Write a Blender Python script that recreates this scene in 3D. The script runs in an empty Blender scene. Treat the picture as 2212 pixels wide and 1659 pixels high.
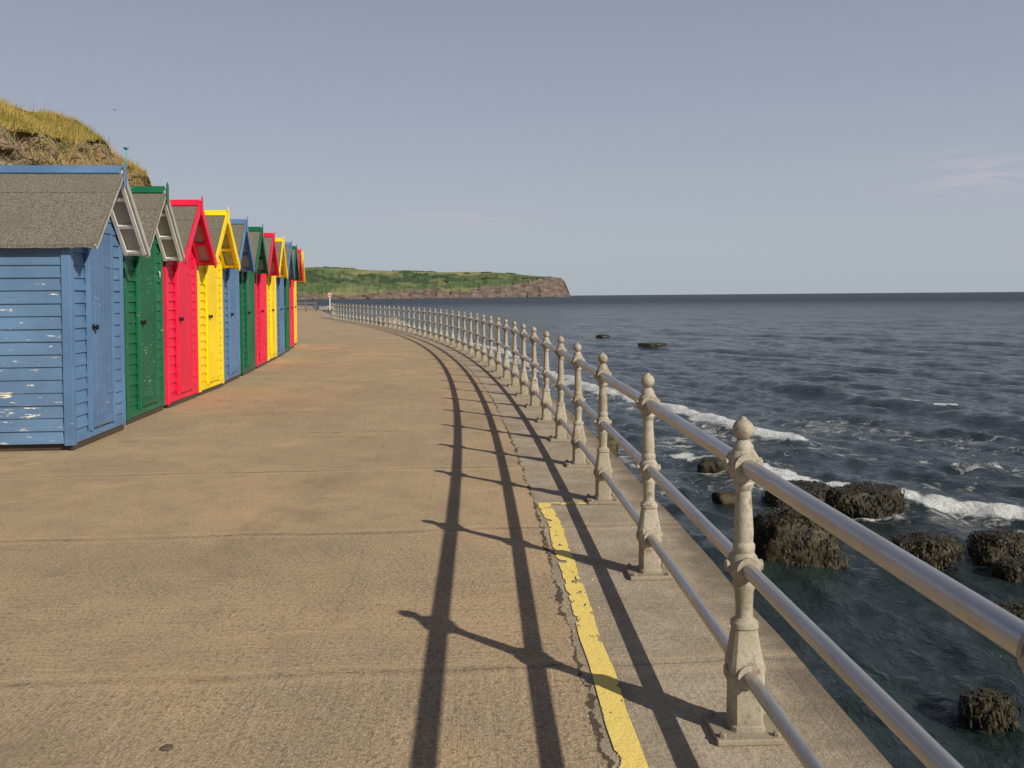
import bpy, bmesh, math, random
import numpy as np
from mathutils import Vector, Matrix, noise as mnoise
random.seed(7); rs = np.random.RandomState(7)
C = bpy.context.scene.collection
S = bpy.context.scene
S.view_settings.view_transform = 'Standard'; S.view_settings.look = 'None'; S.view_settings.exposure = 0

# ------------------------------------------------------------------ camera
H = 1.4; F = 2000.0; PP = math.radians(1.5); ROLL = 0.0082; SHIFT = 138.0
Rv = Vector((1, 0, 0)); Uv = Vector((0, math.sin(PP), math.cos(PP))); Fv = Vector((0, math.cos(PP), -math.sin(PP)))
cr = Rv * math.cos(ROLL) - Uv * math.sin(ROLL); cu = Rv * math.sin(ROLL) + Uv * math.cos(ROLL)
cam = bpy.data.cameras.new('camera'); camo = bpy.data.objects.new('camera', cam); C.objects.link(camo)
m = Matrix.Identity(4)
for i in range(3):
    m[i][0] = cr[i]; m[i][1] = cu[i]; m[i][2] = -Fv[i]
m[0][3], m[1][3], m[2][3] = 0, 0, H
camo.matrix_world = m
cam.sensor_width = 36; cam.lens = F / 2212 * 36; cam.shift_y = -SHIFT / 2212
cam.clip_start = 0.05; cam.clip_end = 80000
S.camera = camo
def ray(px, py): return Fv + cr * ((px - 1106) / F) + cu * ((829.5 - SHIFT - py) / F)
def at_z(px, py, z=0.0):
    r = ray(px, py); t = (z - H) / r.z; return Vector((0, 0, H)) + r * t
def at_y(px, py, y):
    r = ray(px, py); return Vector((0, 0, H)) + r * (y / r.y)

# ------------------------------------------------------------------ node helpers
class Gr:
    def __init__(s, nt): s.nt = nt; s.N = nt.nodes; s.L = nt.links
    def put(s, inp, v):
        if isinstance(v, bpy.types.NodeSocket): s.L.new(v, inp)
        elif inp.type == 'RGBA' and len(v) == 3: inp.default_value = (*v, 1)
        else: inp.default_value = v
    def node(s, t, ins=None, **props):
        n = s.N.new(t)
        for k, v in props.items(): setattr(n, k, v)
        for k, v in (ins or {}).items(): s.put(n.inputs[k], v)
        return n
    def m(s, op, a, b=None, c=None, clamp=False):
        n = s.N.new('ShaderNodeMath'); n.operation = op; n.use_clamp = clamp
        s.put(n.inputs[0], a)
        if b is not None: s.put(n.inputs[1], b)
        if c is not None: s.put(n.inputs[2], c)
        return n.outputs[0]
    def mix(s, f, a, b, blend='MIX'):
        n = s.N.new('ShaderNodeMix'); n.data_type = 'RGBA'; n.blend_type = blend; n.clamp_factor = True
        s.put(n.inputs[0], f); s.put(n.inputs[6], a); s.put(n.inputs[7], b)
        return n.outputs[2]
    def noise(s, vec, scale, detail=4.0, rough=0.55, dist=0.0):
        n = s.node('ShaderNodeTexNoise', {'Vector': vec, 'Scale': scale, 'Detail': detail, 'Roughness': rough, 'Distortion': dist})
        return n.outputs['Fac']
    def mapv(s, vec, scale=(1, 1, 1), loc=(0, 0, 0), rot=(0, 0, 0)):
        n = s.node('ShaderNodeMapping', {'Vector': vec, 'Scale': scale, 'Location': loc, 'Rotation': rot}); return n.outputs[0]
    def ss(s, x, lo, hi, a=0.0, b=1.0):
        n = s.node('ShaderNodeMapRange', {'Value': x, 'From Min': lo, 'From Max': hi, 'To Min': a, 'To Max': b}, interpolation_type='SMOOTHSTEP')
        return n.outputs[0]
    def bump(s, h, strength=0.3, dist=0.01, normal=None):
        ins = {'Height': h, 'Strength': strength, 'Distance': dist}
        if normal is not None: ins['Normal'] = normal
        return s.node('ShaderNodeBump', ins).outputs[0]
    def obj(s, rnd=True):
        v = s.N.new('ShaderNodeTexCoord').outputs['Object']
        if rnd:
            r = s.N.new('ShaderNodeObjectInfo').outputs['Random']
            v = s.node('ShaderNodeVectorMath', {0: v, 1: s.node('ShaderNodeCombineXYZ', {0: s.m('MULTIPLY', r, 37.0), 1: s.m('MULTIPLY', r, 91.0), 2: 0.0}).outputs[0]}, operation='ADD').outputs[0]
        return v
def newmat(name, rough=0.7, metal=0.0, spec=0.3):
    mt = bpy.data.materials.new(name); mt.use_nodes = True
    g = Gr(mt.node_tree); b = mt.node_tree.nodes['Principled BSDF']
    b.inputs['Roughness'].default_value = rough; b.inputs['Metallic'].default_value = metal
    b.inputs['Specular IOR Level'].default_value = spec
    return mt, g, b

def paint(name, col, chip=0.3, bare=(.42, .38, .32), grime=0.35, spec=0.3, low=0.0, cs=(4.0, 4.0, 24)):
    mt, g, b = newmat(name, 0.5, 0, spec)
    v = g.obj()
    n1 = g.noise(v, 1.6, 5); n2 = g.noise(g.mapv(v, (2.2, 2.2, 30)), 2.0, 6, 0.65)
    n3 = g.noise(g.mapv(v, cs), 2.3, 7, 0.68, 0.4); n4 = g.noise(v, 1.8, 3)
    c = g.mix(g.ss(n1, .3, .75), tuple(x * .82 for x in col), tuple(min(1, x * 1.06 + .004) for x in col))
    c = g.mix(g.m('MULTIPLY', g.ss(n2, .5, .75), grime), c, tuple(x * .55 + .02 for x in col))
    lim = 0.80 - chip * .28
    e = g.m('ADD', n3, g.m('MULTIPLY', g.m('SUBTRACT', n4, .5), .40))
    if low:
        z = g.node('ShaderNodeSeparateXYZ', {0: g.N.new('ShaderNodeTexCoord').outputs['Object']}).outputs[2]
        e = g.m('SUBTRACT', e, g.m('MULTIPLY', g.ss(z, .9, 1.9), low))
    f = g.ss(e, lim, lim + .02)
    c = g.mix(f, c, g.mix(n2, bare, tuple(x * 1.6 for x in bare)))
    g.put(b.inputs['Base Color'], c)
    g.put(b.inputs['Roughness'], g.m('ADD', .45, g.m('MULTIPLY', f, .4)))
    h = g.m('SUBTRACT', g.m('MULTIPLY', n2, .6), f)
    g.put(b.inputs['Normal'], g.bump(h, .45, .004))
    return mt
M = {}
COL = {'blue': (.095, .185, .325), 'green': (.008, .120, .050), 'red': (.74, .014, .055), 'yellow': (.86, .60, .008)}
for k, c in COL.items(): M[k] = paint(k + '_paint', c, .20 if k in ('red', 'yellow') else .42)
M['blue_worn'] = paint('worn_blue_paint', (.110, .195, .320), .71, (.5, .47, .42), .5, .3, .07, (2.2, 2.2, 15))
M['blue_mid'] = paint('mid_blue_paint', (.088, .168, .300), .42, (.45, .42, .36), .5)
M['green_door'] = paint('green_door_paint', (.006, .100, .042), .50, (.40, .42, .36))
M['soffit'] = paint('bare_soffit_wood', (.42, .37, .31), .4, (.25, .21, .17), .6)
M['soffit_dark'] = paint('grey_soffit_wood', (.36, .32, .26), .5, (.2, .16, .12), .8)
M['trim_pale'] = paint('pale_worn_trim', (.42, .40, .34), .5, (.2, .2, .18), .7)
M['frame_white'] = paint('white_gable_frame', (.80, .78, .72), .45, (.35, .32, .27), .4)
M['beam'] = paint('dark_beam', (.06, .045, .032), .4, (.12, .1, .08))
def simple(name, col, rough=.6, metal=0, var=.25, scale=8, bump=.2, bd=.01, spec=.3):
    mt, g, b = newmat(name, rough, metal, spec); v = g.obj()
    n = g.noise(v, scale, 6, .6)
    g.put(b.inputs['Base Color'], g.mix(n, tuple(x * (1 - var) for x in col), tuple(min(1, x * (1 + var)) for x in col)))
    g.put(b.inputs['Normal'], g.bump(n, bump, bd)); return mt
M['black'] = simple('black_iron', (.012, .012, .012), .4)
M['teal'] = simple('teal_paint', (.05, .35, .30))
M['signred'] = simple('red_sign_paint', (.6, .03, .03), var=.1); M['signwhite'] = simple('white_sign_paint', (.75, .75, .73), var=.05)
M['greywood'] = simple('grey_wood', (.16, .14, .12)); M['bird'] = simple('dark_feathers', (.03, .03, .035)); M['stone'] = simple('dark_stone', (.10, .075, .05))
# roofing felt
mt, g, b = newmat('roofing_felt', .9, 0, .15); v = g.obj()
n = g.noise(v, 85, 3, .78); n2 = g.noise(v, 2.2, 5); n3 = g.noise(g.mapv(v, (1, 1, 1)), 40, 3)
c = g.mix(g.ss(n, .36, .66), (.070, .063, .048), (.250, .230, .182)); c = g.mix(g.m('MULTIPLY', g.ss(n2, .4, .7), .5), c, (.140, .120, .085))
g.put(b.inputs['Base Color'], c); g.put(b.inputs['Normal'], g.bump(g.m('ADD', n, g.m('MULTIPLY', n3, .6)), .6, .007)); M['felt'] = mt
# cast iron paint
mt, g, b = newmat('weathered_iron_paint', .6, 0, .3); v = g.obj()
n = g.noise(v, 9, 6, .65); n2 = g.noise(v, 55, 5, .7); n3 = g.noise(v, 3, 3); n4 = g.noise(v, 140, 3, .7)
c = g.mix(n, (.285, .245, .180), (.450, .400, .310)); c = g.mix(g.m('MULTIPLY', g.ss(n2, .54, .66), .75), c, (.18, .14, .09))
c = g.mix(g.m('MULTIPLY', g.ss(n2, .42, .32), .5), c, (.55, .51, .43)); c = g.mix(g.m('MULTIPLY', g.ss(n4, .56, .66), .45), c, (.14, .115, .08))
c = g.mix(g.m('MULTIPLY', g.ss(n, .58, .66), .75), c, (.19, .125, .07)); c = g.mix(g.m('MULTIPLY', g.ss(n3, .42, .65), .5), c, (.25, .205, .13))
run = g.noise(g.mapv(v, (30, 30, 3)), 1.0, 4, .6); c = g.mix(g.m('MULTIPLY', g.ss(run, .56, .68), .4), c, (.15, .10, .06))
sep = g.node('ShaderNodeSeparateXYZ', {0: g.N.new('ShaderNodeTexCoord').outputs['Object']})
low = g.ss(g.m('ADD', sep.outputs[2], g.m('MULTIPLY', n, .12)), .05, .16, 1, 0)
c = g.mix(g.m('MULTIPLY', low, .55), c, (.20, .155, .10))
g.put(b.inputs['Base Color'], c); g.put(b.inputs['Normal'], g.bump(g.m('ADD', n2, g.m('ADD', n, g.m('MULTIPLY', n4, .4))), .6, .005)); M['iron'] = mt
# pipe rail
mt, g, b = newmat('galvanised_pipe', .4, .80, .5); v = g.obj()
n = g.noise(g.mapv(v, (6, 1.2, 6)), 3, 6, .65); n2 = g.noise(v, 40, 4); n3 = g.noise(g.mapv(v, (20, 2, 20)), 2, 5, .7)
c = g.mix(n, (.40, .40, .385), (.57, .565, .54)); c = g.mix(g.m('MULTIPLY', g.ss(n, .58, .67), .5), c, (.40, .29, .15)); c = g.mix(g.m('MULTIPLY', g.ss(n2, .60, .7), .25), c, (.25, .23, .21))
c = g.mix(g.m('MULTIPLY', g.ss(n3, .58, .68), .35), c, (.26, .21, .16))
g.put(b.inputs['Base Color'], c); g.put(b.inputs['Roughness'], g.ss(n3, .3, .7, .28, .45)); g.put(b.inputs['Normal'], g.bump(n2, .12, .0015)); M['pipe'] = mt

# ------------------------------------------------------------------ mesh helpers
class MB:
    def __init__(s): s.v = []; s.f = []
    def add(s, vs, fs):
        o = len(s.v); s.v += [tuple(p) for p in vs]; s.f += [tuple(i + o for i in f) for f in fs]; return s
    def box(s, x0, x1, y0, y1, z0, z1):
        return s.add([(x0, y0, z0), (x1, y0, z0), (x1, y1, z0), (x0, y1, z0), (x0, y0, z1), (x1, y0, z1), (x1, y1, z1), (x0, y1, z1)],
                     [(0, 3, 2, 1), (4, 5, 6, 7), (0, 1, 5, 4), (1, 2, 6, 5), (2, 3, 7, 6), (3, 0, 4, 7)])
    def extr_x(s, poly, x0, x1):     # poly in (y, z), counter-clockwise seen from +x
        n = len(poly)
        vs = [(x0, y, z) for y, z in poly] + [(x1, y, z) for y, z in poly]
        fs = [tuple(range(n - 1, -1, -1)), tuple(range(n, 2 * n))] + [(i, (i + 1) % n, n + (i + 1) % n, n + i) for i in range(n)]
        return s.add(vs, fs)
    def tube(s, pts, r, seg=10, cap=True):
        pts = [Vector(p) for p in pts]; rings = []
        for i, p in enumerate(pts):
            t = (pts[min(i + 1, len(pts) - 1)] - pts[max(i - 1, 0)]).normalized()
            a = t.cross(Vector((0, 0, 1)))
            if a.length < .05: a = t.cross(Vector((1, 0, 0)))
            a.normalize(); bb = t.cross(a)
            rr = r[i] if isinstance(r, (list, tuple)) else r
            rings.append([p + a * (math.cos(2 * math.pi * k / seg) * rr) + bb * (math.sin(2 * math.pi * k / seg) * rr) for k in range(seg)])
        vs = [q for rg in rings for q in rg]; fs = []
        for i in range(len(pts) - 1):
            for k in range(seg):
                fs.append((i * seg + k, i * seg + (k + 1) % seg, (i + 1) * seg + (k + 1) % seg, (i + 1) * seg + k))
        if cap: fs += [tuple(range(seg - 1, -1, -1)), tuple(range((len(pts) - 1) * seg, len(pts) * seg))]
        return s.add(vs, fs)
    def lathe(s, prof, seg=20, cx=0, cy=0):    # prof: (z, r, squareness)
        vs = []; fs = []
        for pr in prof:
            z, r = pr[0], pr[1]; q = pr[2] if len(pr) > 2 else 0
            for k in range(seg):
                th = 2 * math.pi * (k + .5) / seg
                sq = min(1 / max(abs(math.cos(th)), abs(math.sin(th))), 1.22)
                rr = r * (1 - q + q * sq)
                vs.append((cx + rr * math.cos(th), cy + rr * math.sin(th), z))
        n = len(prof)
        for i in range(n - 1):
            for k in range(seg): fs.append((i * seg + k, i * seg + (k + 1) % seg, (i + 1) * seg + (k + 1) % seg, (i + 1) * seg + k))
        fs += [tuple(range(seg - 1, -1, -1)), tuple(range((n - 1) * seg, n * seg))]
        return s.add(vs, fs)
    def build(s, name, mat, parent=None, smooth=None, bevel=0):
        me = bpy.data.meshes.new(name); me.from_pydata(s.v, [], s.f); me.update()
        if mat: me.materials.append(mat)
        if smooth is not None:
            me.polygons.foreach_set('use_smooth', [True] * len(me.polygons)); me.set_sharp_from_angle(angle=math.radians(smooth))
        o = bpy.data.objects.new(name, me); C.objects.link(o)
        if parent: o.parent = parent
        if bevel:
            bm = o.modifiers.new('bevel', 'BEVEL'); bm.width = bevel; bm.segments = 2; bm.limit_method = 'ANGLE'
        return o
def tag(o, label=None, cat=None, group=None, kind=None):
    if label: o['label'] = label
    if cat: o['category'] = cat
    if group: o['group'] = group
    if kind: o['kind'] = kind
    return o
def empty(name, loc, rz=0):
    o = bpy.data.objects.new(name, None); C.objects.link(o); o.location = loc; o.rotation_euler = (0, 0, rz); o.empty_display_size = .2; return o
def gridmesh(name, P, mat, uv=None, smooth=True, attrs=None):   # P: (nr, nc, 3)
    nr, nc, _ = P.shape; me = bpy.data.meshes.new(name)
    me.vertices.add(nr * nc); me.vertices.foreach_set('co', P.reshape(-1).astype(np.float32))
    i, j = np.meshgrid(np.arange(nr - 1), np.arange(nc - 1), indexing='ij')
    a = i * nc + j
    q = np.stack([a, a + 1, a + nc + 1, a + nc], -1).reshape(-1, 4)
    me.loops.add(q.size); me.loops.foreach_set('vertex_index', q.reshape(-1).astype(np.int32))
    me.polygons.add(len(q)); me.polygons.foreach_set('loop_start', (np.arange(len(q)) * 4).astype(np.int32))
    try: me.polygons.foreach_set('loop_total', np.full(len(q), 4, np.int32))
    except Exception: pass
    me.update(calc_edges=True); me.validate()
    if uv is not None:
        l = me.uv_layers.new(name='UVMap'); l.data.foreach_set('uv', uv.reshape(-1, 2)[q.reshape(-1)].reshape(-1).astype(np.float32))
    for k, arr in (attrs or {}).items():
        at = me.attributes.new(k, 'FLOAT', 'POINT'); at.data.foreach_set('value', arr.reshape(-1).astype(np.float32))
    if smooth: me.polygons.foreach_set('use_smooth', [True] * len(me.polygons))
    me.materials.append(mat); o = bpy.data.objects.new(name, me); C.objects.link(o); return o

# ------------------------------------------------------------------ promenade edge curve (line of the railing posts)
base_px = [(1620, 1590), (1405, 1245), (1300, 1085), (1250, 1008), (1215, 950), (1183, 910), (1157, 880), (1135, 857), (1112, 835), (1094, 820), (1076, 805),
           (960, 738), (900, 722), (850, 710), (800, 700), (760, 694), (720, 687)]
bp = [at_z(*p) for p in base_px]
ys = np.array([1.35] + [p.y for p in bp]); xs = np.array([.775] + [p.x for p in bp])
cf = np.polyfit(ys, xs, 4, w=1 / np.sqrt(ys))
YE = 62.0
def cx(y):
    y = np.asarray(y, float)
    yc = np.clip(y, 1.0, YE); x = np.polyval(cf, yc)
    sl = np.polyval(np.polyder(cf), 1.0)
    return x + np.where(y > YE, (y - YE) * -.24, 0) + np.where(y < 1, (y - 1) * sl, 0)
def frame(y):
    y = np.asarray(y, float); d = (cx(y + .05) - cx(y - .05)) / .1; n = np.sqrt(1 + d * d)
    return d / n, 1 / n            # tangent
def offs(y, t):                    # point at lateral offset t to the LEFT of the wall edge; the posts stand at t = .37
    tx, ty = frame(y); x = cx(y); k = t - .37
    return np.stack([x - ty * k, y + tx * k], -1)

# ------------------------------------------------------------------ materials: promenade
mt, g, b = newmat('promenade_concrete', .88, 0, .2)
uv = g.N.new('ShaderNodeTexCoord').outputs['UV']
sp = g.node('ShaderNodeSeparateXYZ', {0: uv}); s_, t_ = sp.outputs[0], sp.outputs[1]
wob = g.noise(uv, 1.3, 4, .6); wobf = g.noise(uv, 9, 5, .65)
s1d = g.noise(g.node('ShaderNodeCombineXYZ', {0: g.m('MULTIPLY', s_, .21), 1: 4.4, 2: 0.0}).outputs[0], 1.0, 1)
s2 = g.m('ADD', g.m('ADD', s_, g.m('MULTIPLY', t_, .030)), g.m('MULTIPLY', g.m('SUBTRACT', wob, .5), .13))
s2 = g.m('ADD', s2, g.m('MULTIPLY', g.m('SUBTRACT', g.noise(uv, 11, 6, .7), .5), .06))
s2 = g.m('ADD', s2, g.m('MULTIPLY', g.m('MULTIPLY', g.m('SUBTRACT', s1d, .5), 2.2), g.ss(s_, 4.0, 9.0)))
SL = 2.13
q = g.m('DIVIDE', g.m('SUBTRACT', s2, 3.50), SL); idx = g.m('FLOOR', q)
fr = g.m('SUBTRACT', q, idx); dj = g.m('MULTIPLY', g.m('MINIMUM', fr, g.m('SUBTRACT', 1.0, fr)), SL)
rn = g.node('ShaderNodeTexWhiteNoise', {'W': idx}, noise_dimensions='1D').outputs['Value']
lj = g.m('ADD', 1.45, g.m('MULTIPLY', rn, .7))                    # lengthwise joint of each bay
tw = g.m('ADD', t_, g.m('MULTIPLY', g.m('SUBTRACT', wobf, .5), .10))
dl = g.m('ABSOLUTE', g.m('SUBTRACT', tw, lj)); side = g.m('GREATER_THAN', tw, lj)
lj2 = g.m('ADD', 3.9, g.m('MULTIPLY', rn, 1.2)); side2 = g.m('GREATER_THAN', tw, lj2)
rv = g.node('ShaderNodeTexWhiteNoise', {'Vector': g.node('ShaderNodeCombineXYZ', {0: idx, 1: g.m('ADD', side, side2), 2: 3.0}).outputs[0]}, noise_dimensions='3D').outputs['Value']
big = g.noise(uv, .55, 5, .6); mid = g.noise(uv, 3.2, 6, .65); fine = g.noise(uv, 42, 5, .78); grit = g.noise(uv, 85, 3, .8); peb = g.node('ShaderNodeTexVoronoi', {'Vector': uv, 'Scale': 48.0}).outputs['Distance']
str_l = g.noise(g.mapv(uv, (2.2, 34, 1), (0, 0, 0), (0, 0, .04)), 1, 6, .70, .6); str_s = g.noise(g.mapv(uv, (40, 2.0, 1)), 1, 6, .70, .5)
first = g.m('LESS_THAN', s2, 3.5)
streak = g.mix(g.m('MAXIMUM', first, g.m('GREATER_THAN', rv, .70)), str_s, str_l)
worn = g.ss(g.noise(g.mapv(uv, (1, 1, 1), (2, 22, 0)), 1.5, 5, .65), .40, .60)
c = g.mix(g.ss(big, .3, .7), (.400, .288, .168), (.500, .358, .208))
c = g.mix(g.ss(mid, .40, .68), c, (.375, .280, .176))
c = g.mix(g.m('MULTIPLY', g.ss(rv, .0, 1.0), .45), c, (.350, .272, .182))
sand = g.m('MULTIPLY', g.ss(g.m('ADD', g.noise(g.mapv(uv, (1, 1, 1), (9, 3, 0)), 1.1, 6, .65), g.m('MULTIPLY', g.m('SUBTRACT', streak, .5), .8)), .49, .64), .50)
c = g.mix(sand, c, (.600, .415, .232))
c = g.mix(g.m('MULTIPLY', g.m('MULTIPLY', g.ss(streak, .50, .64), .48), worn), c, (.24, .178, .112)); c = g.mix(g.m('MULTIPLY', g.m('MULTIPLY', g.ss(streak, .46, .36), .28), worn), c, (.62, .455, .28))
rough_m = g.ss(g.m('ADD', rv, g.m('MULTIPLY', g.m('SUBTRACT', mid, .5), 1.4)), .25, .55)
agg = g.m('MULTIPLY', g.m('ADD', .40, g.m('MULTIPLY', rough_m, .60)), g.ss(fine, .51, .61))
c = g.mix(g.m('MULTIPLY', agg, .65), c, (.155, .115, .075))
c = g.mix(g.m('MULTIPLY', g.m('MULTIPLY', rough_m, g.ss(peb, .34, .12)), .45), c, (.64, .52, .36))
c = g.mix(g.m('MULTIPLY', g.ss(grit, .52, .66), .58), c, (.155, .115, .075)); c = g.mix(g.m('MULTIPLY', g.ss(grit, .47, .33), .50), c, (.72, .55, .36))
# coping strip along the wall
tc = g.m('ADD', t_, g.m('MULTIPLY', g.m('SUBTRACT', g.noise(uv, 2.6, 7, .72), .5), .15))
cop = g.m('LESS_THAN', tc, .845)
cc = g.mix(g.ss(mid, .35, .7), (.33, .265, .185), (.46, .38, .272)); cc = g.mix(g.m('MULTIPLY', g.ss(fine, .50, .62), .55), cc, (.19, .152, .105)); cc = g.mix(g.m('MULTIPLY', g.ss(grit, .47, .33), .45), cc, (.68, .59, .45))
cc = g.mix(g.m('MULTIPLY', g.ss(g.m('ADD', t_, g.m('MULTIPLY', mid, .35)), .16, .38, 1, 0), .75), cc, (.14, .113, .080))
cc = g.mix(g.m('MULTIPLY', g.ss(g.noise(g.mapv(uv, (1, 1, 1), (5, 2, 0)), 2.4, 7, .7), .50, .66), .5), cc, (.22, .17, .12))
c = g.mix(cop, c, cc)
spots = g.node('ShaderNodeTexVoronoi', {'Vector': uv, 'Scale': 1.3}).outputs['Distance']
c = g.mix(g.m('MULTIPLY', g.ss(spots, .025, .012), .5), c, (.10, .08, .06))
stain = g.noise(g.mapv(uv, (1, 1, 1), (31, 7, 0)), .9, 7, .74); c = g.mix(g.m('MULTIPLY', g.ss(stain, .52, .68), .48), c, (.250, .185, .118))
jn = g.m('ADD', .0010, g.m('MULTIPLY', g.m('MAXIMUM', g.m('SUBTRACT', wobf, .46), 0.0), .085))
inm = g.m('SUBTRACT', 1.0, cop)
jvar = g.m('MULTIPLY', g.ss(g.noise(g.mapv(uv, (1, 1, 1), (3, 17, 0)), .7, 4, .6), .36, .60, .1, 1.0), g.ss(rn, .0, .7, .45, 1.0))
j1 = g.m('MULTIPLY', g.m('MULTIPLY', g.m('LESS_THAN', dj, jn), inm), jvar)
j2 = g.m('MULTIPLY', g.m('MULTIPLY', g.m('LESS_THAN', dl, .004), inm), g.ss(mid, .40, .60))
halo = g.m('MULTIPLY', g.m('MULTIPLY', g.m('MULTIPLY', g.ss(dj, .0, .08, 1, 0), inm), g.ss(wob, .35, .65, .12, .5)), jvar); c = g.mix(halo, c, (.20, .145, .09))
c = g.mix(g.m('MULTIPLY', g.m('MULTIPLY', g.ss(dj, .02, .05, 0, 1), g.ss(dj, .12, .05, 0, 1)), .22), c, (.62, .45, .27))
dcr = g.m('ABSOLUTE', g.m('SUBTRACT', tc, .845)); ck = g.m('LESS_THAN', dcr, g.m('ADD', .002, g.m('MULTIPLY', g.m('MAXIMUM', g.m('SUBTRACT', wobf, .44), 0.0), .085)))
cj = g.m('LESS_THAN', g.m('MULTIPLY', dj, 1.0), .004); cj = g.m('MULTIPLY', cj, cop)
dark = g.m('MAXIMUM', g.m('MAXIMUM', g.m('MULTIPLY', j1, .72), g.m('MULTIPLY', j2, .28)), g.m('MAXIMUM', g.m('MULTIPLY', ck, .9), g.m('MULTIPLY', cj, .5)))
c = g.mix(dark, c, (.075, .055, .036))
g.put(b.inputs['Base Color'], c)
hh = g.m('ADD', g.m('ADD', g.m('MULTIPLY', fine, .9), g.m('MULTIPLY', streak, .75)), g.m('MULTIPLY', mid, .8))
hh = g.m('SUBTRACT', g.m('ADD', hh, g.m('MULTIPLY', grit, .5)), g.m('MULTIPLY', dark, 1.4))
g.put(b.inputs['Normal'], g.bump(hh, .62, .014)); M['prom'] = mt
# sea wall concrete
mt, g, b = newmat('sea_wall_concrete', .85, 0, .2); v = g.obj(False); n = g.noise(v, 2.5, 7, .65); sp = g.node('ShaderNodeSeparateXYZ', {0: v})
c = g.mix(n, (.16, .125, .085), (.30, .25, .18)); c = g.mix(g.ss(g.m('ADD', sp.outputs[2], n), -1.2, -.4, 1, 0), c, (.03, .035, .02))
g.put(b.inputs['Base Color'], c); g.put(b.inputs['Normal'], g.bump(n, .6, .05)); M['wall'] = mt

# ------------------------------------------------------------------ promenade, sea wall, ground
yy = np.concatenate([np.arange(-3, 12, .25), np.arange(12, 70, .6), np.arange(70, 175, 3)])
tt = np.array([0, .1, .2, .37, .6, .845, 1.2, 1.8, 2.5, 3.2, 4, 5, 6, 7, 8, 9, 10, 12.])
dl_ = np.sqrt(np.diff(cx(yy)) ** 2 + np.diff(yy) ** 2); arc = np.concatenate([[0], np.cumsum(dl_)]); arc = arc - np.interp(0, yy, arc)
P = np.zeros((len(yy), len(tt), 3)); UVs = np.zeros((len(yy), len(tt), 2))
for j, t in enumerate(tt):
    P[:, j, :2] = offs(yy, t); UVs[:, j, 0] = arc; UVs[:, j, 1] = t
for i in range(len(yy)): P[i, 0, :2] += .012 * np.array([mnoise.noise(Vector((yy[i] * 1.5, 0, 1))), 0])
P = P[:, ::-1]; UVs = UVs[:, ::-1]
tag(gridmesh('promenade', P, M['prom'], UVs), kind='structure')
Pw = np.zeros((len(yy), 5, 3))
for j, (t, z) in enumerate([(0.0, -.004), (-.014, -.02), (-.014, -.30), (.05, -.32), (.0, -5.0)]):
    Pw[:, j, :2] = offs(yy, t); Pw[:, j, 2] = z
tag(gridmesh('sea_wall', Pw, M['wall'], None, False), 'concrete sea wall dropping from the promenade edge to the water', 'sea wall')
mt, g, b = newmat('rough_grass', .9, 0, .1); v = g.obj(False); n = g.noise(v, .8, 6); g.put(b.inputs['Base Color'], g.mix(n, (.05, .07, .02), (.20, .15, .05))); M['turf'] = mt
Pg = np.zeros((len(yy), 2, 3)); Pg[:, 1, :2] = offs(yy, 11.8); Pg[:, 0, :2] = offs(yy, 60); Pg[:, :, 2] = -.03
tag(gridmesh('ground', Pg, M['turf'], None), kind='structure')

# yellow painted line, worn, as thin flakes of paint
mt, g, b = newmat('yellow_line_paint', .7, 0, .25); v = g.obj(False); n = g.noise(v, 18, 6, .7); n2 = g.noise(v, 90, 3)
c = g.mix(n, (.74, .53, .115), (.90, .71, .21)); c = g.mix(g.m('MULTIPLY', g.ss(n2, .54, .68), .45), c, (.50, .38, .18))
g.put(b.inputs['Base Color'], c); g.put(b.inputs['Normal'], g.bump(g.m('ADD', n, n2), .5, .006)); M['yline'] = mt
mb = MB()
def flake_strip(y0, y1, tfun, wfun, ds, ncol, thr, seed):
    n = int((y1 - y0) / ds); rows = np.linspace(y0, y1, n + 1)
    pts = []
    for y in rows:
        w = wfun(y); tcen = tfun(y)
        for k in range(ncol + 1):
            t = tcen + (k / ncol - .5) * w; p = offs(y, t); pts.append((float(p[0]), float(p[1]), .004))
    fs = []
    for i in range(n):
        for k in range(ncol):
            y = rows[i]; kk = (k + .5) / ncol
            e = min(kk, 1 - kk) * 2
            nz = mnoise.fractal(Vector((seed + kk * 1.6, y * 9, 0)), .7, 2.1, 4)
            if nz < thr(y) + .35 * min(e * 3.5, 1): fs.append((i * (ncol + 1) + k + 1, (i + 1) * (ncol + 1) + k + 1, (i + 1) * (ncol + 1) + k, i * (ncol + 1) + k)[::-1])
    mb.add(pts, fs)
flake_strip(.9, 6.22, lambda y: .765 + .022 * mnoise.noise(Vector((0, y * 1.7, 3))), lambda y: .086 + .012 * mnoise.noise(Vector((5, y * 4, 3))), .008, 22,
            lambda y: .36 if y < 3.4 else (.26 if y < 4.3 else .10), 2)
n = 40
pts = []; fs = []
for i in range(n + 1):
    t = .82 - (.82 - .47) * i / n
    for k in range(9):
        p = offs(6.16 + .009 * k, t); pts.append((float(p[0]), float(p[1]), .0045))
for i in range(n):
    for k in range(8):
        if mnoise.fractal(Vector((i * .13, k * .3, 9)), .7, 2, 4) < (.28 if 1 < k < 6 else .0): fs.append((i * 9 + k, (i + 1) * 9 + k, (i + 1) * 9 + k + 1, i * 9 + k + 1))
mb.add(pts, fs)
for i in range(22):      # stray flecks
    y = random.uniform(3.8, 5.4); t = .77 + random.choice([-1, 1]) * random.uniform(.05, .12); p = offs(y, t); r = random.uniform(.003, .009)
    a0 = random.uniform(0, 6)
    mb.add([(float(p[0]) + r * math.cos(a0 + k * 1.05) * random.uniform(.6, 1.2), float(p[1]) + r * math.sin(a0 + k * 1.05) * random.uniform(.6, 1.6), .0035) for k in range(6)], [(0, 1, 2, 3, 4, 5)])
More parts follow.
